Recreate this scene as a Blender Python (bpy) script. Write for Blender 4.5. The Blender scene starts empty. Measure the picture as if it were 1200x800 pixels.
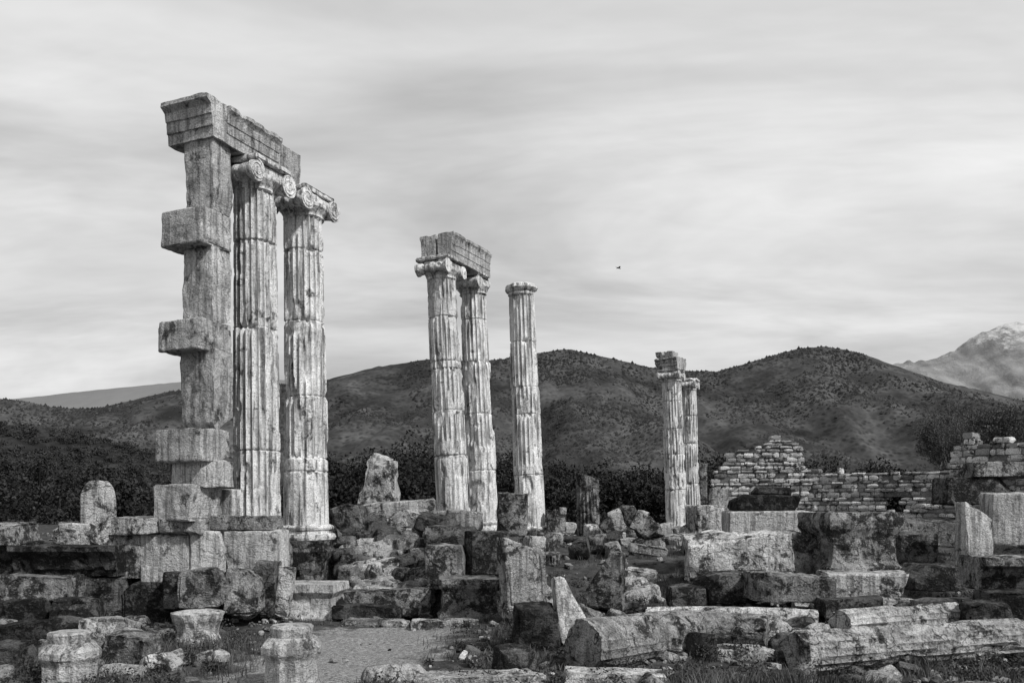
import bpy, math, random
import numpy as np
from mathutils import Vector, Matrix

rnd = random.Random(7)
R = np.random.RandomState(11)
scene = bpy.context.scene
EYE = 2.2

# ---------------------------------------------------------------- noise
LAT = R.rand(32, 32, 32)
def vn(P):
    i = np.floor(P).astype(int); f = P - i; f = f*f*(3-2*f)
    i0 = i % 32; i1 = (i+1) % 32
    x0, y0, z0 = i0.T; x1, y1, z1 = i1.T
    fx, fy, fz = f.T
    a = LAT[x0, y0, z0]*(1-fx)+LAT[x1, y0, z0]*fx
    b = LAT[x0, y1, z0]*(1-fx)+LAT[x1, y1, z0]*fx
    c = LAT[x0, y0, z1]*(1-fx)+LAT[x1, y0, z1]*fx
    d = LAT[x0, y1, z1]*(1-fx)+LAT[x1, y1, z1]*fx
    e = a*(1-fy)+b*fy; g = c*(1-fy)+d*fy
    return e*(1-fz)+g*fz
def fbm(P, o=3):
    s = 0; a = 1; t = 0
    for k in range(o):
        s = s+a*vn(P*(2**k)+17.3*k); t += a; a *= .5
    return s/t
def fbm2(x, y, o=3, z=0.0):
    sh = np.shape(x)
    P = np.stack([np.ravel(x), np.ravel(y), np.full(np.size(x), z)], 1)
    return fbm(P, o).reshape(sh)

# ---------------------------------------------------------------- materials
class NT:
    def __init__(s, name):
        s.m = bpy.data.materials.new(name); s.m.use_nodes = True
        s.t = s.m.node_tree; s.b = s.t.nodes['Principled BSDF']
    def n(s, typ, **kw):
        nd = s.t.nodes.new(typ)
        for k, v in kw.items():
            setattr(nd, k, v)
        return nd
    def l(s, a, b): s.t.links.new(a, b)
    def noise(s, vec, scale, detail=6, rough=.6, dist=0.0):
        nd = s.n('ShaderNodeTexNoise'); nd.inputs['Scale'].default_value = scale
        nd.inputs['Detail'].default_value = detail; nd.inputs['Roughness'].default_value = rough
        nd.inputs['Distortion'].default_value = dist
        s.l(vec, nd.inputs['Vector']); return nd.outputs['Fac']
    def ramp(s, fac, stops):
        nd = s.n('ShaderNodeValToRGB'); e = nd.color_ramp.elements
        while len(e) < len(stops): e.new(.5)
        for k, (p, v) in enumerate(stops):
            e[k].position = p; e[k].color = (v, v, v, 1)
        s.l(fac, nd.inputs[0]); return nd.outputs[0]
    def math(s, op, a, b=None):
        nd = s.n('ShaderNodeMath', operation=op)
        for k, v in enumerate([a, b]):
            if v is None: continue
            if isinstance(v, (int, float)): nd.inputs[k].default_value = v
            else: s.l(v, nd.inputs[k])
        return nd.outputs[0]
    def mix(s, f, a, b):
        nd = s.n('ShaderNodeMix'); nd.data_type = 'FLOAT'
        for k, v in zip((0, 2, 3), (f, a, b)):
            if isinstance(v, (int, float)): nd.inputs[k].default_value = v
            else: s.l(v, nd.inputs[k])
        return nd.outputs[0]
    def mapped(s, vec, sc):
        nd = s.n('ShaderNodeMapping'); nd.inputs['Scale'].default_value = sc
        s.l(vec, nd.inputs['Vector']); return nd.outputs[0]

def stone(name, lo, hi, lichen=.5, dark=.03, streak=0.0, bump=.6, bd=.03, attr=None, vary=.5, crack=.8, fleck=.5, speck=.12):
    t = NT(name)
    pos = t.n('ShaderNodeNewGeometry').outputs['Position']
    big = t.ramp(t.noise(pos, 1.4, 4, .62, .3), [(.3, lo), (.66, hi)])
    f = t.noise(pos, 2.6, 6, .70, .4)
    c = .62-.22*lichen
    lf = t.ramp(f, [(c, 0.0), (c+.07, 1.0)])
    col = t.mix(t.math('MULTIPLY', lf, .9), big, dark)
    g = t.noise(t.mapped(pos, (1, 1, 1.3)), 11, 4, .7)
    gf = t.ramp(g, [(.54, 0), (.64, 1)])
    col = t.mix(t.math('MULTIPLY', gf, fleck), col, min(hi*1.3, .8))
    p = t.noise(pos, 38, 3, .75)
    pf = t.ramp(p, [(.32, speck), (.48, 1.0), (.7, 1.2)])
    col = t.math('MULTIPLY', col, pf)
    if streak:
        s1 = t.noise(t.mapped(pos, (6, 6, .45)), 1.5, 4, .66)
        sf = t.ramp(s1, [(.38, 1-streak), (.53, 1.0)])
        col = t.math('MULTIPLY', col, sf)
    if crack:
        v = t.n('ShaderNodeTexVoronoi'); v.feature = 'DISTANCE_TO_EDGE'; v.inputs['Scale'].default_value = 1.1
        wv = t.n('ShaderNodeVectorMath', operation='SCALE'); nn = t.n('ShaderNodeTexNoise'); nn.inputs['Scale'].default_value = 2.5; nn.inputs['Detail'].default_value = 3
        t.l(pos, nn.inputs['Vector']); t.l(nn.outputs['Color'], wv.inputs[0]); wv.inputs['Scale'].default_value = .8
        ad = t.n('ShaderNodeVectorMath', operation='ADD'); t.l(pos, ad.inputs[0]); t.l(wv.outputs[0], ad.inputs[1]); t.l(ad.outputs[0], v.inputs['Vector'])
        cf = t.ramp(v.outputs['Distance'], [(.003, 1-crack), (.014, 1.0)])
        col = t.math('MULTIPLY', col, cf)
    if attr:
        a = t.n('ShaderNodeAttribute'); a.attribute_name = attr
        col = t.math('MULTIPLY', col, a.outputs['Fac'])
    else:
        oi = t.n('ShaderNodeObjectInfo').outputs['Random']
        col = t.math('MULTIPLY', col, t.mix(oi, 1-vary*.6, 1+vary*.5))
    t.l(col, t.b.inputs['Base Color'])
    t.b.inputs['Roughness'].default_value = .92
    t.b.inputs['Specular IOR Level'].default_value = .15
    h = t.math('ADD', t.math('MULTIPLY', g, 1.2), t.math('MULTIPLY', p, .35))
    b = t.n('ShaderNodeBump'); b.inputs['Strength'].default_value = bump; b.inputs['Distance'].default_value = bd
    t.l(h, b.inputs['Height']); t.l(b.outputs[0], t.b.inputs['Normal'])
    return t.m

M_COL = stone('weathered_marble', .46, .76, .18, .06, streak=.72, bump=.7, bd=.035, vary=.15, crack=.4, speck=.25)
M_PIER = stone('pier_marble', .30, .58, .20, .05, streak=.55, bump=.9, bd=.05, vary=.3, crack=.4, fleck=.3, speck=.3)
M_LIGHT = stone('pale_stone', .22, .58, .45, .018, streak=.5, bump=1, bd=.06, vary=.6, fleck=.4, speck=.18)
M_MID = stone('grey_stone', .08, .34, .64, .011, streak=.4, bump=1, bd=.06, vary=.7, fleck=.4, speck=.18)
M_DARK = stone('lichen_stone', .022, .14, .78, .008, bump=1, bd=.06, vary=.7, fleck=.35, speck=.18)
M_MASON = stone('masonry_stone', .24, .52, .36, .02, bump=.9, bd=.05, attr='tint', crack=0)
M_RUB = stone('rubble_stone', .07, .38, .55, .010, bump=.9, bd=.04, attr='tint', crack=0)

def simple(name, lo, hi, scale, detail=8, p=(.35, .65), rough=.95, extra=None, bump=0):
    t = NT(name)
    pos = t.n('ShaderNodeNewGeometry').outputs['Position']
    f = t.noise(pos, scale, detail, .7, .3)
    col = t.ramp(f, [(p[0], lo), (p[1], hi)])
    if extra:
        col = extra(t, pos, col)
    t.l(col, t.b.inputs['Base Color']); t.b.inputs['Roughness'].default_value = rough
    t.b.inputs['Specular IOR Level'].default_value = .1
    if bump:
        b = t.n('ShaderNodeBump'); b.inputs['Strength'].default_value = 1; b.inputs['Distance'].default_value = bump
        t.l(f, b.inputs['Height']); t.l(b.outputs[0], t.b.inputs['Normal'])
    return t.m

def ground_extra(t, pos, col):
    a = t.n('ShaderNodeAttribute'); a.attribute_name = 'path'
    fine = t.ramp(t.noise(pos, 14, 6, .8), [(.35, .08), (.62, .32)])
    edge = t.math('ADD', a.outputs['Fac'], t.math('MULTIPLY', t.math('SUBTRACT', t.noise(pos, 2.2, 5, .7), .5), 1.5))
    col = t.mix(t.ramp(edge, [(.4, 0), (.65, 1)]), col, fine)
    sp = t.ramp(t.noise(pos, 45, 3, .7), [(.36, .4), (.6, 1.25)])
    return t.math('MULTIPLY', col, sp)
M_GROUND = simple('dry_ground', .012, .09, 1.8, 7, extra=ground_extra, bump=.06)
def hill_extra(sc, amt):
    def f(t, pos, col):
        v = t.n('ShaderNodeTexVoronoi'); v.inputs['Scale'].default_value = sc
        t.l(t.mapped(pos, (1, .45, 1)), v.inputs['Vector'])
        s = t.ramp(v.outputs['Distance'], [(.2, 1-amt), (.55, 1.15)])
        n2 = t.ramp(t.noise(pos, sc*.18, 5, .75), [(.4, 1), (.62, 0)])
        s = t.mix(n2, s, 1-amt*.6)
        return t.math('MULTIPLY', col, s)
    return f
M_HILL = simple('scrub_hillside', .028, .10, .009, 8, p=(.38, .64), extra=hill_extra(.13, .6))
M_NEARHILL = simple('near_scrub_hillside', .016, .045, .05, 7, extra=hill_extra(.35, .7), bump=.5)
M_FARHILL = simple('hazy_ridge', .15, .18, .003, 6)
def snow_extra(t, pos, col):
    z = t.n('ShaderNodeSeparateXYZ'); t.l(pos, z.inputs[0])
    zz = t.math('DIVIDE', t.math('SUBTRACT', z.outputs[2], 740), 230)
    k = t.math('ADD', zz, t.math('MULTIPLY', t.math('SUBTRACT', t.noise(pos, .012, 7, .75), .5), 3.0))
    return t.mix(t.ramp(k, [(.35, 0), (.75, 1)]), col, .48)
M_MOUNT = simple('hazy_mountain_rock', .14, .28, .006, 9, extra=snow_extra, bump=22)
M_LEAF = simple('dark_foliage', .010, .042, .6, 3)
M_SHRUB = simple('scrub_foliage', .012, .055, .25, 3)
M_HSCRUB = simple('hillside_scrub_foliage', .016, .042, .02, 3)
M_BARK = simple('bark', .05, .12, 4, 3)
M_GRASS = simple('dry_grass', .02, .15, 1.2, 4)
M_WEED = simple('weed_leaf', .015, .08, 2.2, 4)
M_BIRD = simple('bird_feathers', .02, .04, 9, 3)

# ---------------------------------------------------------------- mesh helpers
def mkmesh(name, V, F, mat, smooth=True, angle=35, attr=None):
    me = bpy.data.meshes.new(name)
    me.from_pydata(np.asarray(V).tolist(), [], F if isinstance(F, list) else F.tolist())
    me.materials.append(mat)
    if attr:
        for k, a in attr.items():
            at = me.attributes.new(k, 'FLOAT', 'POINT'); at.data.foreach_set('value', np.asarray(a, dtype=np.float32))
    me.polygons.foreach_set('use_smooth', [smooth]*len(me.polygons))
    me.update()
    if smooth and angle:
        try: me.set_sharp_from_angle(angle=math.radians(angle))
        except Exception: pass
    return me
def mkobj(name, me, loc=(0, 0, 0), rot=None, parent=None):
    o = bpy.data.objects.new(name, me); scene.collection.objects.link(o)
    o.location = loc
    if rot is not None: o.rotation_euler = rot
    if parent: o.parent = parent
    return o
def empty(name, loc, rot=(0, 0, 0)):
    return mkobj(name, None, loc, rot)

def cube_template(n):
    t = np.linspace(-1, 1, n+1); t = np.sign(t)*(1-(1-np.abs(t))**1.4)
    idx = {}; V = []; F = []
    def vid(i, j, k):
        key = (i, j, k)
        if key not in idx:
            idx[key] = len(V); V.append((t[i], t[j], t[k]))
        return idx[key]
    for a in range(n):
        for b in range(n):
            F.append([vid(a, b, 0), vid(a, b+1, 0), vid(a+1, b+1, 0), vid(a+1, b, 0)])
            F.append([vid(a, b, n), vid(a+1, b, n), vid(a+1, b+1, n), vid(a, b+1, n)])
            F.append([vid(a, 0, b), vid(a+1, 0, b), vid(a+1, 0, b+1), vid(a, 0, b+1)])
            F.append([vid(a, n, b), vid(a, n, b+1), vid(a+1, n, b+1), vid(a+1, n, b)])
            F.append([vid(0, a, b), vid(0, a, b+1), vid(0, a+1, b+1), vid(0, a+1, b)])
            F.append([vid(n, a, b), vid(n, a+1, b), vid(n, a+1, b+1), vid(n, a, b+1)])
    return np.array(V), np.array(F)
T = {n: cube_template(n) for n in (2, 3, 6, 8, 12, 18, 24)}

def stone_verts(h, n, r, rough, chips, seed, taper=0, lump=0):
    rg = np.random.RandomState(seed)
    P0 = T[n][0]; h = np.array(h, float)
    P = P0*h
    r = min(r, h.min()*.95)
    Q = np.clip(P, -(h-r), h-r); d = P-Q
    L = np.linalg.norm(d, axis=1, keepdims=True); L[L == 0] = 1
    N = d/L
    P = Q+N*r
    if lump:
        S = P/h; S = S/np.linalg.norm(S, axis=1, keepdims=True)*h
        P = P*(1-lump)+S*lump
    for c in range(chips):
        s = rg.choice([-1, 1], 3); nn = s*(rg.rand(3)**1.5+.05)
        if rg.rand() < .5: nn[rg.randint(3)] = 0
        nn = nn/np.linalg.norm(nn)
        D = (P@nn).max()*rg.uniform(.70, .93)
        e = (P@nn)-D; m = e > 0
        P[m] -= np.outer(e[m], nn)
    if taper:
        f = 1-taper*(P[:, 2:3]/h[2]+1)/2
        P[:, :2] *= f
    off = rg.rand(3)*30
    P = P+N*((fbm(P*1.6+off, 3)-.5)*2.4*rough)[:, None]
    P = P+N*((fbm(P*7+off, 3)-.5)*1.3*rough)[:, None]
    nearedge = (np.abs(N) > .3).sum(1) >= 2
    bite = np.clip(fbm(P*4+off+9, 2)-.50, 0, 1)*rough*8
    P = P-N*(bite*nearedge)[:, None]
    return P

X = lambda px, d: (px-600)*d/1000.0
Z = lambda py, d: EYE-(py-600)*d/1000.0
cnt = [0]
def block(name, c, size, rz=0, rx=0, ry=0, mat=None, r=.04, rough=.038, chips=3, n=18, taper=0, lump=0, seed=None, parent=None):
    cnt[0] += 1
    sd = seed if seed is not None else cnt[0]*13+5
    V = stone_verts([s/2 for s in size], n, r, rough, chips, sd, taper, lump)
    me = mkmesh(name, V, T[n][1], mat or M_MID, angle=38)
    return mkobj(name, me, c, (math.radians(rx), math.radians(ry), math.radians(rz)), parent)
def blk(name, x0, x1, y0, y1, d, rz=0, dp=.7, mat=None, **kw):
    """surveyed block: bearings x0..x1, elevations y0 (top)..y1 (foot), range d, depth dp metres"""
    W = (x1-x0)*d/1000; a = math.radians(abs(rz))
    w = max((W-dp*math.sin(a))/math.cos(a), .12)
    z0, z1 = Z(y1, d), Z(y0, d)
    rs = np.random.RandomState(int(x0*7+y0)%9999)
    kw.setdefault('ry', rs.uniform(-1.6, 1.6)); kw.setdefault('rx', rs.uniform(-1.5, 1.5))
    return block(name, (X((x0+x1)/2, d), d, (z0+z1)/2), (w, dp, z1-z0), rz=rz+rs.uniform(-2, 2), mat=mat, **kw)

def lathe_arrays(prof, n=48, shape='round', rough=.01, seed=1, sub=.03, leaves=0, leafamp=.0):
    pr = []
    for (a, b) in zip(prof[:-1], prof[1:]):
        L = math.hypot(a[0]-b[0], a[1]-b[1]); k = max(1, int(L/sub))
        for j in range(k): t = j/k; pr.append((a[0]+(b[0]-a[0])*t, a[1]+(b[1]-a[1])*t))
    pr.append(prof[-1])
    pr = np.array(pr); m = len(pr)
    th = np.arange(n)/n*2*np.pi
    if shape == 'round': k = np.ones(n)
    elif shape == 'square':
        k = 1/np.maximum(np.abs(np.cos(th)), np.abs(np.sin(th)))
    else:
        q = ((th+np.pi/8) % (np.pi/4))-np.pi/8; k = 1/np.cos(q)
    Rr = pr[:, 0][:, None]*k[None, :]
    if leaves: Rr = Rr*(1+leafamp*np.abs(np.sin(leaves*th/2))[None, :]*np.sin(np.linspace(0, np.pi*3, m))[:, None])
    x = Rr*np.cos(th); y = Rr*np.sin(th); z = np.repeat(pr[:, 1][:, None], n, 1)
    P = np.stack([x.ravel(), y.ravel(), z.ravel()], 1)
    Nn = np.stack([np.tile(np.cos(th), m), np.tile(np.sin(th), m), np.zeros(m*n)], 1)
    off = seed*3.7
    bite = np.clip(fbm(P*3.2+off+11, 3)-.60, 0, 1)*rough*18
    P = P+Nn*((fbm(P*2.2+off, 3)-.5)*2*rough+(fbm(P*9+off, 2)-.5)*1.4*rough-bite)[:, None]
    P[:, 2] += (fbm(P*3+off+5, 2)-.5)*rough
    i = np.arange(m-1)[:, None]*n; j = np.arange(n)[None, :]; j2 = (j+1) % n
    F = np.stack([i+j, i+j2, i+n+j2, i+n+j], -1).reshape(-1, 4).tolist()
    F.append(list(range(n-1, -1, -1))); F.append([(m-1)*n+q for q in range(n)])
    return P, F
def lathe(name, prof, mat, loc=(0, 0, 0), rot=(0, 0, 0), parent=None, angle=32, **kw):
    P, F = lathe_arrays(prof, **kw)
    return mkobj(name, mkmesh(name, P, F, mat, angle=angle), loc, rot, parent)

def tube(pts, rad, sides=6):
    pts = np.asarray(pts, float); m = len(pts)
    rad = np.broadcast_to(rad, (m,))
    tg = np.gradient(pts, axis=0); tg /= np.linalg.norm(tg, axis=1, keepdims=True)+1e-9
    ref = np.array([0, 0, 1.]) if abs(tg[0][2]) < .9 else np.array([1., 0, 0])
    a = np.cross(tg, ref); a /= np.linalg.norm(a, axis=1, keepdims=True)+1e-9
    b = np.cross(tg, a)
    th = np.arange(sides)/sides*2*np.pi
    V = pts[:, None, :]+rad[:, None, None]*(a[:, None, :]*np.cos(th)[None, :, None]+b[:, None, :]*np.sin(th)[None, :, None])
    i = np.arange(m-1)[:, None]*sides; j = np.arange(sides)[None, :]; j2 = (j+1) % sides
    F = np.stack([i+j, i+j2, i+sides+j2, i+sides+j], -1).reshape(-1, 4)
    return V.reshape(-1, 3), F
class Acc:
    def __init__(s): s.V = []; s.F = []; s.n = 0; s.A = []
    def add(s, V, F, tint=None):
        s.V.append(V); s.F.append(np.asarray(F)+s.n); s.n += len(V)
        s.A.append(np.full(len(V), 1.0 if tint is None else tint))
    def obj(s, name, mat, smooth=True, angle=38, loc=(0, 0, 0)):
        V = np.concatenate(s.V); F = []
        for f in s.F: F += f.tolist()
        return mkobj(name, mkmesh(name, V, F, mat, smooth, angle, {'tint': np.concatenate(s.A)}), loc)

def rotz(a): c, s = math.cos(a), math.sin(a); return np.array([[c, -s, 0], [s, c, 0], [0, 0, 1]])

# ---------------------------------------------------------------- fluted shafts
def shaft(r0, r1, H, joints, seed, nfl=22, plain=0.0, damage=.5, ns=8, dz=.06, depth=.085, top_slant=0):
    zs = list(np.arange(0, H, dz))+[H]
    for j in joints: zs += [j-.03, j-.012, j, j+.012, j+.03]
    zs = np.array(sorted(set([round(z, 4) for z in zs if 0 <= z <= H])))
    n = nfl*ns; th = np.arange(n)/n*2*np.pi
    p = (th*nfl/(2*np.pi)) % 1.0
    sc = np.sqrt(np.clip(1-((p-.5)/.43)**2, 0, 1))
    t = zs/H; rad = r0+(r1-r0)*(t**1.25)
    zz = zs[:, None]; TT = th[None, :]
    d = depth*rad[:, None]*1.25*sc[None, :]*np.ones_like(zz)
    if plain:
        fill = np.clip((zz-plain)/.05, 0, 1); d = d*(.22+.78*fill)
    jb = np.array(sorted(joints)); di = np.searchsorted(jb, zs)
    rg = np.random.RandomState(seed)
    off = rg.uniform(-.014, .014, (len(jb)+1, 2)); sc2 = 1+rg.uniform(-.014, .014, len(jb)+1)
    Rr = rad[:, None]*sc2[di][:, None]*np.ones_like(TT)-d
    ct, st = np.cos(TT), np.sin(TT)
    B = np.stack([(ct*.5*np.ones_like(zz)).ravel(), (st*.5*np.ones_like(zz)).ravel(), (zz*np.ones_like(TT)).ravel()], 1)+seed*2.31
    q = fbm(B*np.array([3, 3, 1.3]), 4).reshape(Rr.shape)
    dam = np.clip((q-(.66-.14*damage))/.05, 0, 1)
    broken = rad[:, None]*(.90-.05*q)+(fbm(B*9, 2).reshape(Rr.shape)-.5)*.03
    Rr = Rr*(1-dam)+np.minimum(Rr, broken)*dam
    q2 = fbm(B*12, 2).reshape(Rr.shape)
    Rr = Rr-np.clip(q2-.6, 0, 1)*.07*(1-.5*sc[None, :])
    for j in joints:
        g = np.exp(-((zz-j)/.014)**2); ch = np.clip(fbm(B*6+3, 2).reshape(Rr.shape)-.53, 0, 1)
        Rr = Rr-g*.03-np.exp(-((zz-j)/.08)**2)*ch*.42
    x = Rr*ct+off[di][:, 0][:, None]; y = Rr*st+off[di][:, 1][:, None]
    z = zz*np.ones_like(TT)
    if top_slant: z = np.where(z > H-top_slant*2, z-(x/r0*top_slant*.5+top_slant*.5)*np.clip((z-(H-top_slant*2))/(top_slant*2), 0, 1)*1.4, z)
    V = np.stack([x.ravel(), y.ravel(), z.ravel()], 1)
    m = len(zs)
    i = np.arange(m-1)[:, None]*n; j = np.arange(n)[None, :]; j2 = (j+1) % n
    F = np.stack([i+j, i+j2, i+n+j2, i+n+j], -1).reshape(-1, 4).tolist()
    F.append(list(range(n-1, -1, -1))); F.append([(m-1)*n+q for q in range(n)])
    return V, F

U_ANG = math.atan2(.92, .4)
u = np.array([math.cos(U_ANG), math.sin(U_ANG)]); nrm = np.array([u[1], -u[0]])

def capital(parent, zt, rt, rough=.02, worn=False, seed=1):
    """ionic capital: zt = underside height, local x along the row"""
    k = rt/.43
    e = empty('capital', (0, 0, zt)); e.parent = parent; e.rotation_euler = (0, 0, U_ANG)
    lathe('echinus', [(rt*.98, -.10), (rt*1.04, -.07), (rt*1.0, -.03), (rt*1.02, 0), (rt*1.14, .05), (rt*1.26, .13), (rt*1.24, .2), (rt*1.1, .24)], M_COL, parent=e, n=72, rough=rough, seed=seed, leaves=20, leafamp=.03)
    block('volute_cushion', (0, 0, .30), (1.05*k, .88*k, .22), mat=M_COL, r=.04, rough=rough, chips=0, parent=e, seed=seed+3)
    block('abacus', (0, 0, .475), (1.12*k, 1.06*k, .11), mat=M_COL, r=.03, rough=rough, chips=2, parent=e, seed=seed+5)
    for s in (-1, 1):
        if worn and s == 1 and seed % 2: continue
        R0 = .225*k*(.85 if worn else 1); L = .50*k
        pr = [(.01, -L), (R0, -L), (R0, -L+.06), (R0*.86, -L+.1), (R0*.62, -.12), (R0*.72, -.06), (R0*.78, 0), (R0*.72, .06), (R0*.62, .12), (R0*.86, L-.1), (R0, L-.06), (R0, L), (.01, L)]
        lathe('volute_roll', pr, M_COL, loc=(s*.50*k, 0, .20), rot=(math.pi/2, 0, 0), parent=e, n=40, rough=rough, seed=seed+7+s)
        if worn: continue
        for f in (-1, 1):
            a = np.linspace(0, 4.4*np.pi, 110); rr = R0*(.93-.78*a/(4.4*np.pi))
            pts = np.stack([rr*np.cos(a+math.pi/2)*s, (fbm2(a*1.3, a*0+f+s*3)-.5)*.03, rr*np.sin(a+math.pi/2)], 1)
            V, F = tube(pts, np.linspace(.024, .013, 110)*k, 6)
            mkobj('volute_spiral', mkmesh('volute_spiral', V, F, M_COL, angle=0), (s*.50*k, f*(L-.004), .20), parent=e)
    return e

def column(name, bx, by, zb, H, r0, r1, lean, joints, seed, cap='ionic', plain=0, base=True, damage=.5):
    e = empty(name, (bx, by, zb), (0, math.radians(-lean), 0))
    z0 = 0
    if base:
        lathe('attic_base', [(r0*1.22, 0), (r0*1.26, .06), (r0*1.22, .13), (r0*1.10, .15), (r0*1.08, .21), (r0*1.15, .23), (r0*1.17, .28), (r0*1.10, .32), (r0*1.01, .34)], M_COL, parent=e, n=64, rough=.025, seed=seed)
        z0 = .335
    ch = .54 if cap == 'ionic' else (.5 if cap == 'worn' else .0)
    V, F = shaft(r0, r1, H-ch-z0, joints, seed, plain=plain, damage=damage)
    mkobj('fluted_shaft', mkmesh('fluted_shaft', V, F, M_COL, angle=50), (0, 0, z0), (0, 0, seed*.37), e)
    if cap in ('ionic', 'worn'):
        capital(e, H-ch, r1, .02 if cap == 'ionic' else .035, cap == 'worn', seed)
    elif cap == 'ring':
        lathe('capital_ring', [(r1*.98, -.02), (r1*1.05, .02), (r1*1.0, .08), (r1*1.12, .12), (r1*1.26, .2), (r1*1.2, .3), (r1*.95, .36), (r1*.5, .38)], M_COL, loc=(0, 0, H), parent=e, n=64, rough=.04, seed=seed)
    return e

SB = 1.6
column('ionic_column', -5.36, 18.0, SB, 7.9, .49, .435, .5, [1.55, 4.1, 5.9], 3, damage=.35)
column('ionic_column', -4.68, 19.5, SB-.02, 7.9, .505, .435, .7, [1.2, 1.5, 2.9, 4.6, 6.2], 8, plain=1.5, damage=.5)
column('ionic_column', X(533, 24.8), 24.8, SB, 7.9, .50, .425, 3.0, [1.9, 3.2, 4.4, 4.62, 5.9], 14, cap='worn', plain=2.3, damage=.9)
column('ionic_column', X(567, 26.5), 26.5, SB, 7.9, .48, .40, 2.6, [1.55, 3.3, 4.9, 6.2], 21, cap='worn', plain=2.2, damage=.8)
column('broken_top_column', X(622, 28.4), 28.4, SB-.2, 8.0, .50, .425, 2.2, [1.7, 3.7, 4.6, 6.1], 27, cap='ring', plain=2.0, damage=.6)
column('ionic_column', X(794, 43.4), 43.4, SB-.4, 8.2, .56, .48, 2.3, [1.8, 3.6, 4.9, 6.3], 34, cap='worn', plain=2.6, damage=.6)
column('ionic_column', X(811, 46.5), 46.5, SB-.4, 8.2, .50, .42, 1.5, [2.2, 4.4, 5.9], 38, cap='worn', plain=0, damage=.8)

# ---------------------------------------------------------------- architraves
def beam(name, c, L, prof, ang, mat=M_PIER, rough=.02, seed=1, bt=.4, tilt=0):
    pr = []
    for a, b in zip(prof, prof[1:]+prof[:1]):
        k = max(1, int(math.hypot(a[0]-b[0], a[1]-b[1])/.06))
        for j in range(k): t = j/k; pr.append((a[0]+(b[0]-a[0])*t, a[1]+(b[1]-a[1])*t))
    pr = np.array(pr); n = len(pr); m = max(8, int(L/.05)); xs = np.linspace(-L/2, L/2, m)
    ctr = pr.mean(0)
    P = np.zeros((m, n, 3)); P[:, :, 0] = xs[:, None]; P[:, :, 1] = pr[:, 0]; P[:, :, 2] = pr[:, 1]
    Pf = P.reshape(-1, 3); N = np.stack([np.zeros(m*n), Pf[:, 1]-ctr[0], Pf[:, 2]-ctr[1]], 1); N /= np.linalg.norm(N, axis=1, keepdims=True)
    Pf = Pf+N*((fbm(Pf*2+seed, 3)-.5)*2*rough+(fbm(Pf*8+seed, 2)-.5)*rough)[:, None]
    endm = np.abs(np.abs(P[:, :, 0].ravel())-L/2) < 1e-6
    Pf[endm, 0] += (fbm(Pf[endm]*3+seed+4, 3)-.3)*.12*np.sign(-Pf[endm, 0])
    bite = np.clip(fbm(Pf*2.6+seed+8, 3)-.60, 0, 1)
    Pf = Pf-N*bite[:, None]*bt
    i = np.arange(m-1)[:, None]*n; j = np.arange(n)[None, :]; j2 = (j+1) % n
    F = np.stack([i+j, i+j2, i+n+j2, i+n+j], -1).reshape(-1, 4).tolist()
    F.append(list(range(n))); F.append([(m-1)*n+q for q in range(n-1, -1, -1)])
    return mkobj(name, mkmesh(name, Pf, F, mat, angle=30), c, (math.radians(tilt), 0, ang))
def fascia(w, h, k=1):
    return [(-w*.5, 0), (w*.5, 0), (w*.5, h), (-w*.5-.20*k, h), (-w*.5-.20*k, h*.90), (-w*.5-.13*k, h*.84), (-w*.5-.08*k, h*.78), (-w*.5-.07*k, h*.56), (-w*.5-.04*k, h*.55), (-w*.5-.035*k, h*.28), (-w*.5, h*.27)]
A0 = np.array([-5.95, 17.0])
zA = 9.50
c1 = A0+u*.82
beam('architrave', (c1[0], c1[1], zA), 1.62, fascia(.62, .72, .6), U_ANG, rough=.022, seed=3, bt=.2)
c2 = A0+u*2.06-nrm*.04
beam('architrave', (c2[0], c2[1], zA), .86, [(-.27, 0), (.3, 0), (.3, .64), (.1, .70), (-.27, .70)], U_ANG, rough=.03, seed=9, mat=M_PIER, bt=.2)
c3 = A0-nrm*.26-u*.12
beam('architrave', (c3[0], c3[1], zA+.004), 1.22, fascia(.42, .77, .95), U_ANG-math.pi/2, rough=.022, seed=16, bt=.2)
pC = np.array([X(533, 24.8)-.41, 24.8]); pD = np.array([X(567, 26.5)-.36, 26.5])
dCD = (pD-pC)/np.linalg.norm(pD-pC); aCD = math.atan2(dCD[1], dCD[0]); nCD = np.array([dCD[1], -dCD[0]])
m = (pC+pD)/2
for s, sd in ((-1, 21), (1, 25)):
    cc = m+nCD*s*.27
    beam('architrave', (cc[0], cc[1], SB+7.88), 2.45, fascia(.44, .74, .45) if s > 0 else [(y*-1, z) for y, z in fascia(.46, .72, .3)][::-1], aCD, rough=.025, seed=sd, mat=M_PIER, bt=.25)
fx = X(794, 43.4)-math.sin(math.radians(2.3))*8.2
beam('architrave', (fx-.05, 43.3, SB-.4+8.2), 1.3, fascia(.9, .55, .9), U_ANG-math.pi/2-.25, rough=.07, seed=5, mat=M_PIER, bt=1.0)
beam('architrave', (fx-.2, 43.4, SB-.4+8.74), .95, fascia(.7, .36, .5), U_ANG-math.pi/2-.2, rough=.07, seed=11, mat=M_PIER, bt=1.2)

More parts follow.
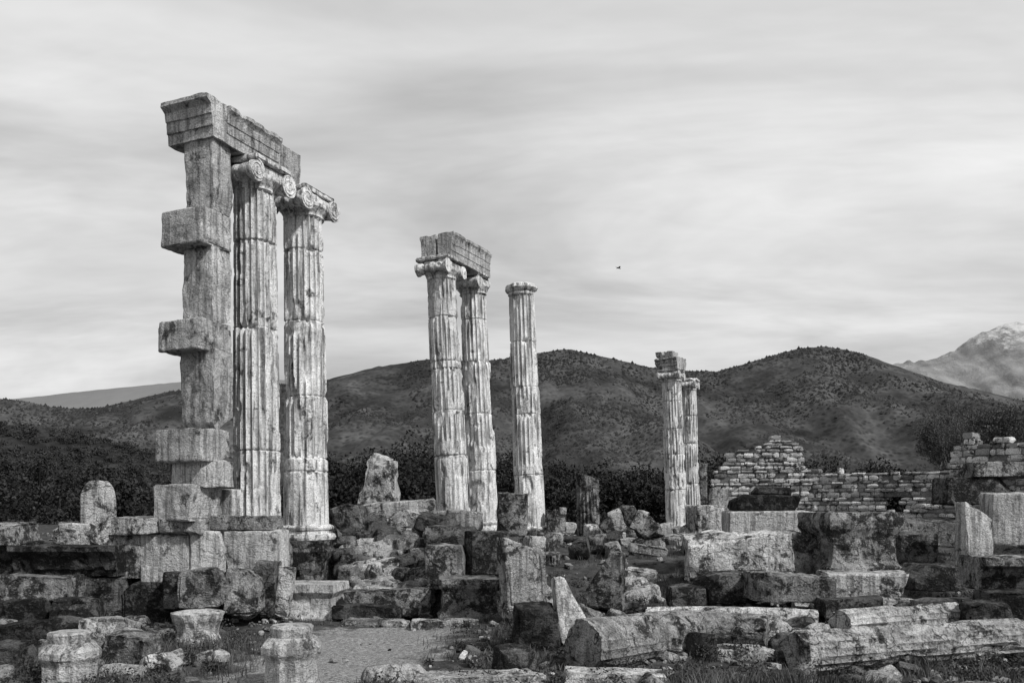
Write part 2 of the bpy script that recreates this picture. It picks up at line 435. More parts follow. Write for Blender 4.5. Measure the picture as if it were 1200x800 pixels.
# ---------------------------------------------------------------- pier
pe = empty('stone_pier', (-6.03, 17.0, 0))
RZ = math.degrees(U_ANG)-90
def pb(nm, x0, x1, y0, y1, d, b, mat=M_PIER, **kw):
    W = (x1-x0)*d/1000; a = (W-.69*b)/.73
    z0, z1 = Z(y1, d), Z(y0, d)
    cx = X((x0+x1)/2, d)
    kw.setdefault('r', .03); kw.setdefault('rough', .028)
    return block(nm, (cx+6.03, d-17.0, (z0+z1)/2), (a, b, z1-z0+.004), rz=RZ, mat=mat, n=24, parent=pe, **kw)
pb('upright_block', 218, 271, 169, 254, 17.05, .55, chips=1, rough=.045)
pb('bonding_block', 191, 270, 252, 293, 16.95, .80, chips=1)
pb('upright_block', 216, 270, 291, 382, 17.05, .55, chips=1, rough=.045)
pb('bonding_block', 188, 270, 379, 414, 16.95, .84, chips=1)
pb('upright_block', 215, 271, 412, 507, 17.05, .55, chips=2, rough=.07, taper=-.08)
pb('bonding_block', 183, 267, 504, 542, 16.95, .80, chips=1)
pb('footing_block', 203, 273, 540, 571, 17.0, .72, chips=1)
pb('plinth_block', 181, 260, 568, 610, 16.95, .80, chips=1)
pb('plinth_block', 255, 283, 573, 610, 17.4, .3, chips=1)

# ---------------------------------------------------------------- ground
def sst(a, b, x): t = np.clip((x-a)/(b-a), 0, 1); return t*t*(3-2*t)
def gz(x, y):
    x = np.asarray(x, float); y = np.asarray(y, float)
    base = 1.15*sst(19.5, 27, y)
    n = (fbm2(x*.35+50, y*.35+50, 3)-.5)*.32+(fbm2(x*1.7+50, y*1.7+50, 3)-.5)*.12
    n = n*(1-sst(60, 120, y)*.8)
    return base+n*.8-.02
gx = np.concatenate([-np.geomspace(16, 6000, 60)[::-1], np.linspace(-15.8, 15.8, 250), np.geomspace(16, 6000, 60)])
gy = np.concatenate([-np.geomspace(4, 3000, 24)[::-1], np.linspace(-3, 7.8, 20), np.linspace(8, 34, 200), np.geomspace(34.3, 8000, 90)])
GX, GY = np.meshgrid(gx, gy)
GZ = gz(GX, GY)
V = np.stack([GX.ravel(), GY.ravel(), GZ.ravel()], 1); nx = len(gx); ny = len(gy)
i = np.arange(ny-1)[:, None]*nx; j = np.arange(nx-1)[None, :]
F = np.stack([i+j, i+j+1, i+nx+j+1, i+nx+j], -1).reshape(-1, 4)
def pathmask(x, y):
    cx = -2.9+ (y-11)*.12
    return np.clip(1.15-np.abs(x-cx)/2.1, 0, 1)*np.clip((17.5-y)/1.5, 0, 1)
mkobj('ground', mkmesh('ground', V, F, M_GROUND, angle=0, attr={'path': pathmask(GX, GY).ravel()}))

# ---------------------------------------------------------------- hills
def hill(name, D, prof, mat, front=.45, amp=.10, nx=300, ns=70, seed=0, fine=.012):
    px = np.array([p[0] for p in prof], float); py = np.array([p[1] for p in prof], float)
    pX = (px-600)*D/1000; pH = (600-py)*D/1000+EYE
    xs = np.linspace(pX[0], pX[-1], nx); s = np.linspace(0, 1.5, ns)
    XX, SS = np.meshgrid(xs, s)
    YY = D*(front+(1-front)*SS)
    warp = (fbm2(XX/D*7+seed, SS*2+seed, 2)-.5)*D*.14*np.clip(1-SS, 0, 1)
    H = np.interp(XX+warp, pX, pH)
    up = np.where(SS < 1, .12*SS+.88*SS**1.5, 1-1.2*(SS-1)**1.3)
    gul = fbm2(XX/D*16+seed+5, SS*2.2+seed, 5)
    ZZ = H*up+amp*H.max()*(gul-.55)*2*np.clip(SS*(1-SS)*4, 0, 1)
    ZZ += (fbm2(XX/D*140+seed, YY/D*140, 3)-.5)*D*fine*np.clip(SS*3, 0, 1)*.6
    ZZ[0] = -5
    V = np.stack([XX.ravel(), YY.ravel(), ZZ.ravel()], 1)
    i = np.arange(ns-1)[:, None]*nx; j = np.arange(nx-1)[None, :]
    F = np.stack([i+j, i+j+1, i+nx+j+1, i+nx+j], -1).reshape(-1, 4)
    mkobj(name, mkmesh(name, V, F, mat, angle=0))
    return XX, YY, ZZ
HX, HY, HZ = hill('hills', 1600, [(-500, 500), (-200, 478), (0, 467), (30, 470), (60, 477), (110, 479), (150, 470), (190, 460), (260, 452), (340, 450), (385, 444), (440, 430), (500, 421), (560, 424), (600, 419), (645, 411), (665, 409), (700, 416), (760, 430), (800, 434), (840, 435), (880, 424), (935, 408), (965, 406), (1000, 411), (1060, 432), (1110, 449), (1150, 457), (1200, 470), (1300, 488), (1500, 500), (1800, 520)], M_HILL, seed=3, nx=520, ns=130, fine=.004, amp=.20)
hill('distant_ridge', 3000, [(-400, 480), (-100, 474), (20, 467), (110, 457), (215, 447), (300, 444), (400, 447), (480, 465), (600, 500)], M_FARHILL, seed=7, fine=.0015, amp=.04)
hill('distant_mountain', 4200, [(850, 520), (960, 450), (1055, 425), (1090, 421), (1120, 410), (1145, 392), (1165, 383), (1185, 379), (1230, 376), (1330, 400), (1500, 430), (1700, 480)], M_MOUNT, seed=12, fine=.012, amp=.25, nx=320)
NHX, NHY, NHZ = hill('near_hillside', 260, [(-700, 465), (-300, 478), (-100, 490), (0, 498), (60, 503), (110, 513), (160, 526), (215, 544), (300, 566), (390, 588), (470, 606)], M_NEARHILL, seed=17, fine=.010, front=.4)
rg = np.random.RandomState(3)
ii = rg.randint(0, HX.size, 280000)
dxh = HX[0, 1]-HX[0, 0]; dyh = HY[1, 0]-HY[0, 0]
cx = HX.flat[ii]+rg.uniform(-.5, .5, len(ii))*dxh; cy = HY.flat[ii]+rg.uniform(-.5, .5, len(ii))*dyh
ncol = HX.shape[1]
jx = np.clip(((cx-HX[0, 0])/dxh), 0, ncol-1.001); jy = np.clip((cy-HY[0, 0])/dyh, 0, HX.shape[0]-1.001)
a = jx.astype(int); b = jy.astype(int); fa = jx-a; fb = jy-b
cz = (HZ[b, a]*(1-fa)+HZ[b, a+1]*fa)*(1-fb)+(HZ[b+1, a]*(1-fa)+HZ[b+1, a+1]*fa)*fb
dn = fbm2(cx*.010+9, cy*.008+9, 4)
ok = (cy < 1612)&(cz > 10)&(dn > .42+rg.uniform(-.08, .14, len(ii)))&(np.abs(cx/cy) < .72)
cx, cy, cz = cx[ok][:80000], cy[ok][:80000], cz[ok][:80000]; n = len(cx)
s = rg.uniform(.8, 1.0, n)*(1+2.0*rg.rand(n)**3)*1.25*cy/1300
oc = np.array([(1, 0, 0), (0, 1, 0), (-1, 0, 0), (0, -1, 0), (0, 0, 1.1)])
V = np.stack([cx, cy, cz-.5], 1)[:, None, :]+oc[None]*s[:, None, None]*rg.uniform(.7, 1.3, (n, 5, 1))
F = (np.arange(n)[:, None, None]*5+np.array([[0, 1, 4], [1, 2, 4], [2, 3, 4], [3, 0, 4]])[None]).reshape(-1, 3)
mkobj('hillside_scrub', mkmesh('hillside_scrub', V.reshape(-1, 3), F, M_HSCRUB, angle=0))

# ---------------------------------------------------------------- foliage masses
def leaves(acc, C, rad, n, size, rg):
    d = rg.normal(size=(n, 3)); d /= np.linalg.norm(d, axis=1, keepdims=True)
    rr = (rg.rand(n)**.45)[:, None]
    c = C+d*rr*rad
    a = rg.normal(size=(n, 3)); a /= np.linalg.norm(a, axis=1, keepdims=True)
    b = np.cross(a, rg.normal(size=(n, 3))); b /= np.linalg.norm(b, axis=1, keepdims=True)
    s = size*rg.uniform(.5, 1.3, (n, 1))
    V = np.stack([c-a*s, c+b*s*.6, c+a*s, c-b*s*.6], 1).reshape(-1, 3)
    acc.add(V, np.arange(4*n).reshape(n, 4))
def leafy_tree(acc, tr, x, y, z, h, w, rg, size=.2, n=1400, clumps=9):
    pts = np.array([[x, y, z-.3], [x+rg.uniform(-.2, .2), y, z+h*.3], [x+rg.uniform(-.4, .4), y, z+h*.75]])
    V, F = tube(pts, [h*.035, h*.025, h*.01], 6); tr.add(V, F)
    for k in range(clumps):
        ang = rg.rand()*6.28; rr = rg.rand()**.6*w*.36; zz = z+h*rg.uniform(.22, .86)
        if rg.rand() < .3: zz = z+h*.2
        f = 1-.35*abs((zz-z)/h-.5)*2
        c = np.array([x+math.cos(ang)*rr*f, y+math.sin(ang)*rr*f, zz])
        q = rg.uniform(.16, .30)*w
        leaves(acc, c, np.array([q, q, q*rg.uniform(.6, 1.0)]), n//clumps, size, rg)
        V, F = tube(np.array([pts[1], (pts[1]+c)/2+[0, 0, .1], c]), [h*.012, h*.008, h*.003], 4); tr.add(V, F)
rg = np.random.RandomState(5)
acc = Acc()
spec = []
for px in range(385, 860, 13):
    top = 540+rg.uniform(-16, 14)
    if 440 < px < 530: top = 518+rg.uniform(-10, 10)
    if 640 < px < 700: top = 541+rg.uniform(-8, 8)
    if 730 < px < 780: top = 534+rg.uniform(-5, 8)
    spec.append((px+rg.uniform(-6, 6), top, rg.uniform(62, 80)))
for px in range(400, 800, 20): spec.append((px, 562+rg.uniform(-8, 12), rg.uniform(55, 60)))
for px in range(960, 1240, 24): spec.append((px, 552+rg.uniform(-12, 10), rg.uniform(72, 90)))
spec += [(1030, 534, 80), (1050, 536, 80), (965, 535, 76), (832, 523, 75)]
for (px, top, d) in spec:
    z = 1.0; h = Z(top, d)-z
    leafy_tree(acc, acc, X(px, d), d, z, h, h*rg.uniform(.8, 1.2), rg, size=.14, n=2700, clumps=13)
acc.obj('distant_trees', M_LEAF, smooth=False, angle=0)
acc = Acc()
for px in range(-60, 430, 10):
    d = rg.uniform(60, 135); top = 506+max(0, px)*.17+rg.uniform(0, 34)
    h = max(1.5, Z(top, d)-1); hh = min(h, 8.5); z0 = Z(top, d)-hh
    if z0 > 1.2: z0 = 1.0; hh = h
    leafy_tree(acc, acc, X(px+rg.uniform(-8, 8), d), d, .9, h, h*rg.uniform(.8, 1.2), rg, size=.17, n=2300, clumps=14)
sel = rg.choice(NHX.size, 5200)
for k in sel:
    x, y, z = NHX.flat[k], NHY.flat[k], NHZ.flat[k]
    if z < 0 or y > 262 or x > 0 or x < -220: continue
    q = rg.uniform(.9, 2.4)
    leaves(acc, np.array([x+rg.uniform(-3, 3), y, z+q*.3]), np.array([q*1.2, q*1.2, q*.65]), 70, .34, rg)
acc.obj('scrub_bushes', M_SHRUB, smooth=False, angle=0)

def bare(name, x, y, z, h, seed, spread=.55):
    rg = random.Random(seed); acc = Acc(); r2 = np.random.RandomState(seed)
    def br(p, d, L, r, k):
        pts = [p]; q = p
        for s in range(4):
            d = (d+Vector((rg.uniform(-.16, .16), rg.uniform(-.16, .16), rg.uniform(-.05, .12)))).normalized()
            q = q+d*L/4; pts.append(q)
        V, F = tube([tuple(v) for v in pts], np.linspace(r, r*.6, 5), 5 if k < 3 else 3); acc.add(V, F)
        if k >= 4: leaves(acc, np.array(q), np.array([.35, .35, .35]), 5, .065, r2)
        if k >= 6: return
        for s in range(3 if k < 5 else 4):
            ax = Vector((rg.uniform(-1, 1), rg.uniform(-1, 1), rg.uniform(-.3, .8))).normalized()
            nd = (d+ax*rg.uniform(.45, .95)*spread*1.7).normalized()
            br(pts[-1] if s < 2 else pts[rg.randint(2, 3)], nd, L*rg.uniform(.64, .84), max(r*.58, .016), k+1)
    br(Vector((x, y, z)), Vector((0, 0, 1)), h*.30, h*.028, 0)
    return acc.obj(name, M_BARK, angle=0)
bare('bare_tree', X(1150, 58), 58, 1, 9.0, 4)
bare('bare_tree', X(1195, 60), 60, 1, 9.4, 9)
bare('bare_tree', X(1125, 62), 62, 1, 8.4, 12)
bare('bare_tree', X(1172, 56), 56, 1, 8.6, 15)

# ---------------------------------------------------------------- masonry walls
def masonry(name, p0, p1, hfun, z0, th=.6, ch=.26, seed=1, door=None):
    rg = np.random.RandomState(seed); acc = Acc()
    p0 = np.array(p0, float); p1 = np.array(p1, float); L = np.linalg.norm(p1-p0); dr = (p1-p0)/L
    Rm = rotz(math.atan2(dr[1], dr[0])); z = z0
    Tn, Tf = T[2]
    while z < z0+8:
        c = ch*rg.uniform(.6, 1.35); s = -rg.rand()*.3
        while s < L:
            w = rg.uniform(.18, .75)
            mid = s+w/2
            ok = z+c*.6 < hfun(np.clip(mid/L, 0, 1))+rg.uniform(-.2, .16)
            if door and door[0] < mid < door[1] and z < door[2]: ok = False
            if ok and rg.rand() > .02:
                h = np.array([w/2-.012, th/2+rg.uniform(-.07, .06), c/2-.012])
                P = Tn*h*(1-.12*(np.abs(Tn).sum(1, keepdims=True) > 2.5)); P = P+rg.uniform(-.025, .025, P.shape)
                P = P@rotz(rg.uniform(-.07, .07)).T
                P = P@Rm.T+np.array([p0[0]+dr[0]*mid, p0[1]+dr[1]*mid, z+c/2+rg.uniform(-.02, .02)])
                acc.add(P, Tf, rg.choice([.4, .7, .9, 1.1, 1.3, 1.5]))
            s += w
        z += c
    k = 40
    for q in range(k):
        a, b = q/k, (q+1)/k; mid = (a+b)/2*L
        hh = hfun((a+b)/2)-.22; zb = z0
        if door and door[0]-.2 < mid < door[1]+.2: zb = door[2]
        if hh <= zb+.1: continue
        P = T[2][0]*np.array([L/k/2*.999, th/2-.1, (hh-zb)/2])@Rm.T+np.array([p0[0]+dr[0]*mid, p0[1]+dr[1]*mid, (hh+zb)/2])
        acc.add(P, Tf, .4)
    return acc.obj(name, M_MASON, angle=25)
def prof(*pts):
    xs = [p[0] for p in pts]; ys = [p[1] for p in pts]
    return lambda t: float(np.interp(t, xs, ys))
masonry('ruined_masonry_wall', (X(838, 50), 50), (X(943, 49), 49), prof((0, 4.4), (.08, 5.0), (.15, 5.75), (.30, 5.9), (.42, 5.7), (.55, 6.0), (.68, 6.75), (.88, 6.6), (.95, 5.5), (1, 4.8)), .8, th=1.0, ch=.24, seed=3)
masonry('ruined_masonry_wall', (X(940, 49.5), 49.5), (X(1128, 45), 45), prof((0, 4.8), (.3, 4.5), (.6, 4.4), (.9, 4.5), (1, 4.8)), .8, th=.8, ch=.24, seed=5, door=(4.6, 5.4, 3.05))
masonry('ruined_masonry_wall', (X(1118, 40), 40), (X(1235, 37), 37), prof((0, 5.0), (.1, 5.6), (.25, 5.9), (.3, 5.2), (.5, 5.5), (.7, 5.3), (1, 5.6)), .8, th=.9, ch=.26, seed=8)
masonry('ruined_masonry_wall', (X(1030, 38), 38), (X(1125, 36), 36), prof((0, 2.2), (.3, 2.3), (.6, 2.7), (1, 2.8)), .8, th=.8, ch=.25, seed=12)
for k in range(4):
    block('cornice_block', (X(1138, 37)+k*1.05, 38.3-k*.2, 4.25), (1.0, 1.3, .28), rz=-14, mat=M_MID, rough=.05, n=6)

# ---------------------------------------------------------------- left platform
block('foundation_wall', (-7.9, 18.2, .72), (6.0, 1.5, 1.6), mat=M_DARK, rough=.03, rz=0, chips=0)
blk('stone_slab', 140, 196, 606, 626, 17.2, dp=1.0, mat=M_LIGHT)
blk('stone_slab', 197, 252, 607, 624, 17.2, dp=1.1, mat=M_LIGHT)
blk('stone_slab', 252, 333, 604, 622, 17.4, dp=1.0, mat=M_LIGHT, rz=-6)
blk('orthostat_block', 133, 172, 625, 676, 17.15, dp=.6, mat=M_MID)
blk('orthostat_block', 171, 228, 624, 682, 17.1, dp=.6, mat=M_PIER, rough=.02)
blk('orthostat_block', 229, 268, 622, 684, 17.1, dp=.6, mat=M_PIER, rough=.02)
blk('orthostat_block', 267, 336, 621, 682, 17.2, dp=.7, mat=M_PIER, rz=-8)
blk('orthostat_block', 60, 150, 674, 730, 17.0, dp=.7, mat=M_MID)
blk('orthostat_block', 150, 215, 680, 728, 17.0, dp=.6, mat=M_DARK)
beam('moulded_block', (X(86, 16.9), 16.9, Z(674, 16.9)), 2.1, [(-.25, 0), (.4, 0), (.4, .60), (-.48, .60), (-.48, .50), (-.42, .44), (-.34, .36), (-.32, .14), (-.27, .10)], math.radians(-3), mat=M_DARK, rough=.035, seed=41, bt=.5)
blk('stone_slab', -40, 34, 612, 638, 17.2, dp=.9, mat=M_MID)
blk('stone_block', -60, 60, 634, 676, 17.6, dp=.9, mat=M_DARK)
blk('stone_slab', 74, 112, 613, 638, 17.2, dp=.5, mat=M_LIGHT, chips=3)
blk('stone_slab', -40, 92, 674, 702, 16.3, dp=.8, mat=M_MID, rz=2)
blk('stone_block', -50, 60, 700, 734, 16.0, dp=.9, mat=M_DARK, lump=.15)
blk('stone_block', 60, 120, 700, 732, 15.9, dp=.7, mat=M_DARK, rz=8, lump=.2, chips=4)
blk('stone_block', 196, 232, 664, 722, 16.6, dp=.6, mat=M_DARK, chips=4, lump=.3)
blk('fallen_boulder', 205, 276, 664, 714, 16.2, dp=.8, mat=M_MID, chips=5, lump=.5, rz=12, rough=.06)
blk('fallen_boulder', 264, 308, 664, 724, 16.4, dp=.6, mat=M_MID, chips=5, lump=.4, rx=-8, rough=.06)
blk('broken_shaft', 300, 324, 656, 722, 16.8, dp=.45, mat=M_MID, ry=5, chips=3)
blk('broken_shaft', 320, 343, 662, 722, 17.0, dp=.4, mat=M_LIGHT, ry=9, chips=3)
def slab_stele(name, x0, x1, y0, y1, d, dp, rz, mat, top='round', panel=True, tilt=0):
    w = (x1-x0)*d/1000; h = Z(y0, d)-Z(y1, d)
    e = empty(name, (X((x0+x1)/2, d), d, Z(y1, d)), (0, math.radians(tilt), math.radians(rz)))
    V = stone_verts((w/2, dp/2, h/2), 18, .03, .03, 1, int(x0)); V[:, 2] += h/2
    k = np.clip((V[:, 2]/h-.72)/.28, 0, 1)
    if top == 'round': V[:, 0] *= np.sqrt(np.clip(1-(k*.86)**2, .02, 1))
    if top == 'slant': V[:, 2] -= np.where(V[:, 2] > h*.6, (V[:, 0]/w+.5)*h*.25*((V[:, 2]/h-.6)/.4), 0)
    mkobj('slab', mkmesh('slab', V, T[18][1], mat, angle=38), parent=e)
    if panel:
        for (cx, cz, sx, sz) in ((0, h*.1, w*.8, .05), (-w*.38, h*.42, .05, h*.6), (w*.38, h*.42, .05, h*.6)):
            block('raised_border', (cx, -dp/2+.0, cz), (sx, .05, sz), mat=mat, n=6, r=.012, rough=.014, chips=0, parent=e)
    return e
slab_stele('rounded_stele', 97, 134, 563, 640, 17.6, .35, 28, M_LIGHT, panel=False)
slab_stele('carved_stele', 587, 640, 627, 712, 16.5, .36, 28, M_LIGHT, top='slant', tilt=-3)
def moulded(name, c, prof_, shape, mat, rz=0, **kw):
    kw.setdefault('rough', .022)
    return lathe(name, prof_, mat, loc=c, rot=(0, 0, math.radians(rz)), shape=shape, **kw)
d = 19.5; bx = -4.68
moulded('moulded_pedestal', (X(367, 18.0), 18.0, -.1), [(.68, 0), (.70, .14), (.65, .18), (.61, .24), (.56, .30), (.54, .54), (.58, .60), (.62, .66), (.60, .82)], 'square', M_PIER, rz=-4, n=96, seed=4, rough=.015)
moulded('carved_capital', (bx, d-.2, .60), [(.46, -.6), (.40, 0), (.46, .08), (.42, .2), (.48, .34), (.47, .5), (.56, .66), (.62, .74), (.60, .86), (.66, .97)], 'round', M_MID, rz=0, n=96, seed=6, rough=.03, leaves=12, leafamp=.09)
block('stylobate_block', (-5.5, 18.15, 1.2), (1.2, 1.1, .78), rz=-24, mat=M_LIGHT)

# ---------------------------------------------------------------- middle rubble, hand placed
B = blk
B('stone_step', 404, 506, 690, 722, 18.0, rz=4, dp=.8, mat=M_MID)
B('stone_step', 392, 470, 708, 724, 17.4, dp=.5, mat=M_DARK)
B('kerb_stone', 398, 480, 726, 740, 16.8, dp=.5, mat=M_MID, n=6)
B('kerb_stone', 482, 562, 725, 741, 16.6, dp=.5, mat=M_LIGHT, n=6, rz=3)
moulded('moulded_pedestal', (X(549, 17.6), 17.6, .0), [(.62, 0), (.64, .1), (.60, .14), (.56, .22), (.54, .62), (.60, .70), (.63, .78), (.60, .86)], 'square', M_MID, rz=6, n=88, seed=9)
B('stone_block', 500, 548, 638, 690, 18.6, dp=.8, mat=M_MID, rz=-5)
B('stone_block', 543, 598, 622, 674, 18.8, dp=.8, mat=M_DARK, rz=4, chips=3)
B('stone_block', 498, 560, 616, 642, 19.8, dp=.9, mat=M_DARK, lump=.2)
B('stone_slab', 524, 566, 598, 620, 22.0, dp=.7, mat=M_LIGHT, ry=4)
B('stone_slab', 502, 530, 600, 618, 22.5, dp=.7, mat=M_LIGHT, ry=-4)
B('fallen_lintel', 420, 511, 588, 616, 21.2, dp=.6, mat=M_LIGHT, ry=-5, chips=4, rough=.05)
B('upright_boulder', 421, 469, 534, 606, 22.8, dp=.8, mat=M_LIGHT, taper=.5, chips=7, rough=.11, ry=7, seed=15)
B('fallen_boulder', 386, 434, 590, 632, 20.5, dp=.8, mat=M_MID, lump=.45, chips=5, ry=-12, rough=.07)
B('upright_block', 582, 618, 577, 628, 21.5, dp=.7, mat=M_MID, chips=4, ry=3, rough=.06)
B('stone_block', 612, 640, 628, 664, 20.5, dp=.6, mat=M_LIGHT, rz=20)
rr = random.Random(21)
def add_stone(acc, c, size, rg, n=3, tint=None, lump=.35, sp=.35):
    V = stone_verts([s/2 for s in size], n, min(size)*.2, min(size)*.14, 4, rg.randint(0, 99999), 0, lump)
    e = Matrix.Rotation(rg.uniform(0, 6.28) if sp > .3 else rg.gauss(0, .3), 3, 'Z') @ Matrix.Rotation(rg.gauss(0, sp), 3, 'X') @ Matrix.Rotation(rg.gauss(0, sp), 3, 'Y')
    acc.add(V@np.array(e).T+np.array(c), T[n][1], tint or rg.choice([.35, .6, .9, 1.1, 1.4]))
acc = Acc()
for k in range(150):
    px = rr.uniform(404, 520); t = rr.random()
    yb = 694-t*88; dd = 18.9+t*1.9+rr.uniform(-.2, .2)
    w = rr.choice([rr.uniform(.25, .45), rr.uniform(.45, .95)]); hh = w*rr.uniform(.4, .72)
    add_stone(acc, (X(px, dd), dd, Z(yb, dd)-.1), (w, w*rr.uniform(.6, 1), hh), rr, n=8, lump=rr.uniform(.05, .4), sp=.16)
acc.obj('stone_heap', M_RUB)
block('foundation_wall', (X(452, 20.8), 20.9, .75), (2.6, 1.6, 1.5), mat=M_DARK, lump=.15, chips=4, rough=.08)

# foreground, left
def pedestal_carved(name, px, d, w, h, mat, rz, shape='oct', sd=1):
    a = w/2
    return moulded(name, (X(px, d), d, float(gz(X(px, d), d))-.1), [(a*.96, 0), (a*.97, h*.12), (a*.88, h*.17), (a*.88, h*.50), (a*.93, h*.55), (a*1.0, h*.60), (a*1.0, h*.70), (a*.90, h*.76), (a*.78, h*.82), (a*.70, h*.84), (a*.72, h*.97), (a*.64, h*1.0), (a*.1, h*1.01)], shape, mat, rz=rz, n=96, seed=sd, rough=.011, sub=.02)
pedestal_carved('carved_pedestal', 342, 11.2, .76, .88, M_PIER, 12, sd=3)
pedestal_carved('carved_pedestal', 82, 11.3, .74, .82, M_PIER, 30, sd=5)
moulded('fallen_capital', (X(232, 14.2), 14.2, -.02), [(.30, 0), (.33, .12), (.31, .22), (.36, .34), (.41, .44), (.40, .56), (.20, .60)], 'round', M_PIER, n=64, seed=12, rough=.025, leaves=14, leafamp=.10)
B('stone_block', -30, 40, 752, 800, 12.2, dp=.8, mat=M_DARK, chips=5, lump=.3, rz=8, rough=.06)
B('stone_block', 122, 186, 738, 788, 12.9, dp=.7, mat=M_MID, chips=5, lump=.3, rz=-10, rough=.07, ry=6)
B('stone_block', 98, 160, 722, 752, 14.2, dp=.6, mat=M_LIGHT, chips=4, lump=.25)
B('stone_block', 0, 60, 728, 752, 14.0, dp=.6, mat=M_DARK, chips=4, lump=.25, ry=-6)
B('stone_block', 60, 100, 722, 750, 14.4, dp=.6, mat=M_DARK, chips=4, lump=.35, ry=9)
B('fallen_stone', 424, 500, 778, 806, 11.2, dp=.5, mat=M_LIGHT, chips=4, lump=.5)
B('fallen_stone', 540, 576, 752, 766, 14, dp=.4, mat=M_DARK, chips=4, lump=.5, n=6)
B('fallen_stone', 572, 634, 754, 796, 11.9, dp=.6, mat=M_DARK, chips=5, lump=.4, rz=20)
B('stone_block', 596, 656, 700, 766, 13.8, dp=.7, mat=M_DARK, chips=5, lump=.3, rz=10, rough=.07)
B('kerb_stone', 486, 640, 788, 806, 11.0, dp=.5, mat=M_LIGHT, rz=2)
B('kerb_stone', 642, 782, 786, 806, 11.0, dp=.5, mat=M_LIGHT, rz=-1)
def wedge(name, c, w, h, lean, th, rz, mat, ry=0, rx=0, sd=77):
    V = stone_verts((w/2, th/2, h/2), 18, .03, .035, 2, sd); V[:, 2] += h/2
    f = V[:, 2]/h; V[:, 0] = V[:, 0]*(1-.75*f)+lean*f
    return mkobj(name, mkmesh(name, V, T[18][1], mat, angle=38), c, (math.radians(rx), math.radians(ry), math.radians(rz)))
wedge('leaning_slab', (X(678, 14.0), 14.0, 0.0), .70, 1.15, -.22, .26, 12, M_PIER, ry=-4, rx=-12)
wedge('leaning_slab', (X(704, 18), 18, .2), .95, 1.2, .2, .4, -20, M_MID, ry=8, sd=31)

def log(name, px0, d0, px1, d1, r, mat, seed, dmg=1.0, depth=.05, dz0=0, dz1=0):
    p0 = Vector((X(px0, d0), d0, 0)); p1 = Vector((X(px1, d1), d1, 0))
    for p, q in ((p0, dz0), (p1, dz1)): p.z = float(gz(p.x, p.y))+r*.85+q
    L = (p1-p0).length
    V, F = shaft(r, r*.93, L, [], seed, nfl=20, damage=dmg, dz=.045, depth=depth, ns=6)
    k = np.clip(1-V[:, 2]/.3, 0, 1)+np.clip(1-(L-V[:, 2])/.3, 0, 1)
    V[:, 2] += (fbm(V*2.2+seed, 3)-.5)*.3*k
    V[:, :2] *= (1+(fbm(V*1.5+seed*3, 3)-.5)*.16)[:, None]
    endd = np.minimum(V[:, 2]-V[:, 2].min(), V[:, 2].max()-V[:, 2])
    V[:, :2] *= (1-.10*np.clip(1-endd/.07, 0, 1)**2)[:, None]
    o = mkobj(name, mkmesh(name, V, F, mat, angle=45), p0)
    o.rotation_mode = 'QUATERNION'; o.rotation_quaternion = (p1-p0).to_track_quat('Z', 'Y')
    return o
log('fallen_column', 684, 12.0, 805, 13.4, .40, M_LIGHT, 41, depth=.03, dmg=.6)
log('fallen_column', 800, 14.4, 897, 13.9, .31, M_LIGHT, 42, depth=.015, dmg=.3)
log('fallen_column', 757, 16.0, 960, 15.4, .27, M_LIGHT, 43, depth=.03, dmg=.5)
log('fallen_column', 930, 17.6, 1066, 16.8, .33, M_LIGHT, 44, dmg=.6)
log('fallen_column', 985, 14.2, 1122, 14.8, .33, M_LIGHT, 45, dmg=.8)
log('fallen_column', 938, 11.5, 1195, 12.5, .32, M_LIGHT, 46, depth=.05, dmg=.9, dz1=.1)
log('fallen_column', 1050, 16.6, 1130, 15.6, .27, M_MID, 47)
B('stone_slab', 818, 908, 758, 784, 12.8, dp=.6, mat=M_LIGHT, rz=-3)
B('stone_block', 903, 990, 742, 772, 13.4, dp=.6, mat=M_MID, rz=6, chips=4, lump=.2)
B('stone_block', 806, 838, 742, 786, 12.7, dp=.5, mat=M_DARK, rz=30, chips=5)
B('stone_block', 860, 940, 784, 806, 11.2, dp=.5, mat=M_DARK, rz=3, chips=3, lump=.3)

# right hand blocks
B('fallen_architrave', 785, 938, 620, 678, 17.6, dp=1.1, mat=M_LIGHT, rz=-6, ry=-4, lump=.22, chips=6, r=.1, rough=.09)
B('stone_block', 812, 905, 668, 706, 17.0, dp=.9, mat=M_DARK, chips=5, lump=.3, rough=.07)
B('stone_slab', 872, 972, 672, 704, 16.4, dp=1.0, mat=M_MID, rz=6, ry=3, rough=.06)
B('stone_slab', 962, 1066, 670, 700, 17.4, dp=.9, mat=M_LIGHT, rz=-5)
B('stone_block', 780, 830, 684, 712, 17.0, dp=.7, mat=M_DARK, chips=4, lump=.3)
B('stone_block', 806, 852, 592, 632, 23.0, dp=.9, mat=M_LIGHT, rz=8)
B('stone_block', 850, 952, 598, 626, 20.5, dp=.9, mat=M_PIER, rough=.02)
B('stone_slab', 858, 930, 581, 600, 20.6, dp=.9, mat=M_DARK, rough=.05)
B('stone_slab', 876, 925, 570, 583, 20.9, dp=.7, mat=M_DARK, chips=4, lump=.3)
B('stone_block', 900, 952, 622, 672, 19.0, dp=.9, mat=M_MID)
moulded('moulded_pedestal', (X(994, 18.6), 18.6, Z(672, 18.6)), [(.80, 0), (.82, .18), (.76, .24), (.72, .34), (.70, .78), (.76, .90), (.82, 1.0), (.84, 1.2), (.80, 1.34)], 'square', M_MID, rz=5, n=110, seed=19, rough=.02)
B('stone_block', 1036, 1096, 622, 668, 19.5, dp=.9, mat=M_MID, chips=5, lump=.3, rough=.07)
B('stone_block', 1060, 1128, 660, 692, 17.6, dp=.8, mat=M_DARK, lump=.2, chips=4)
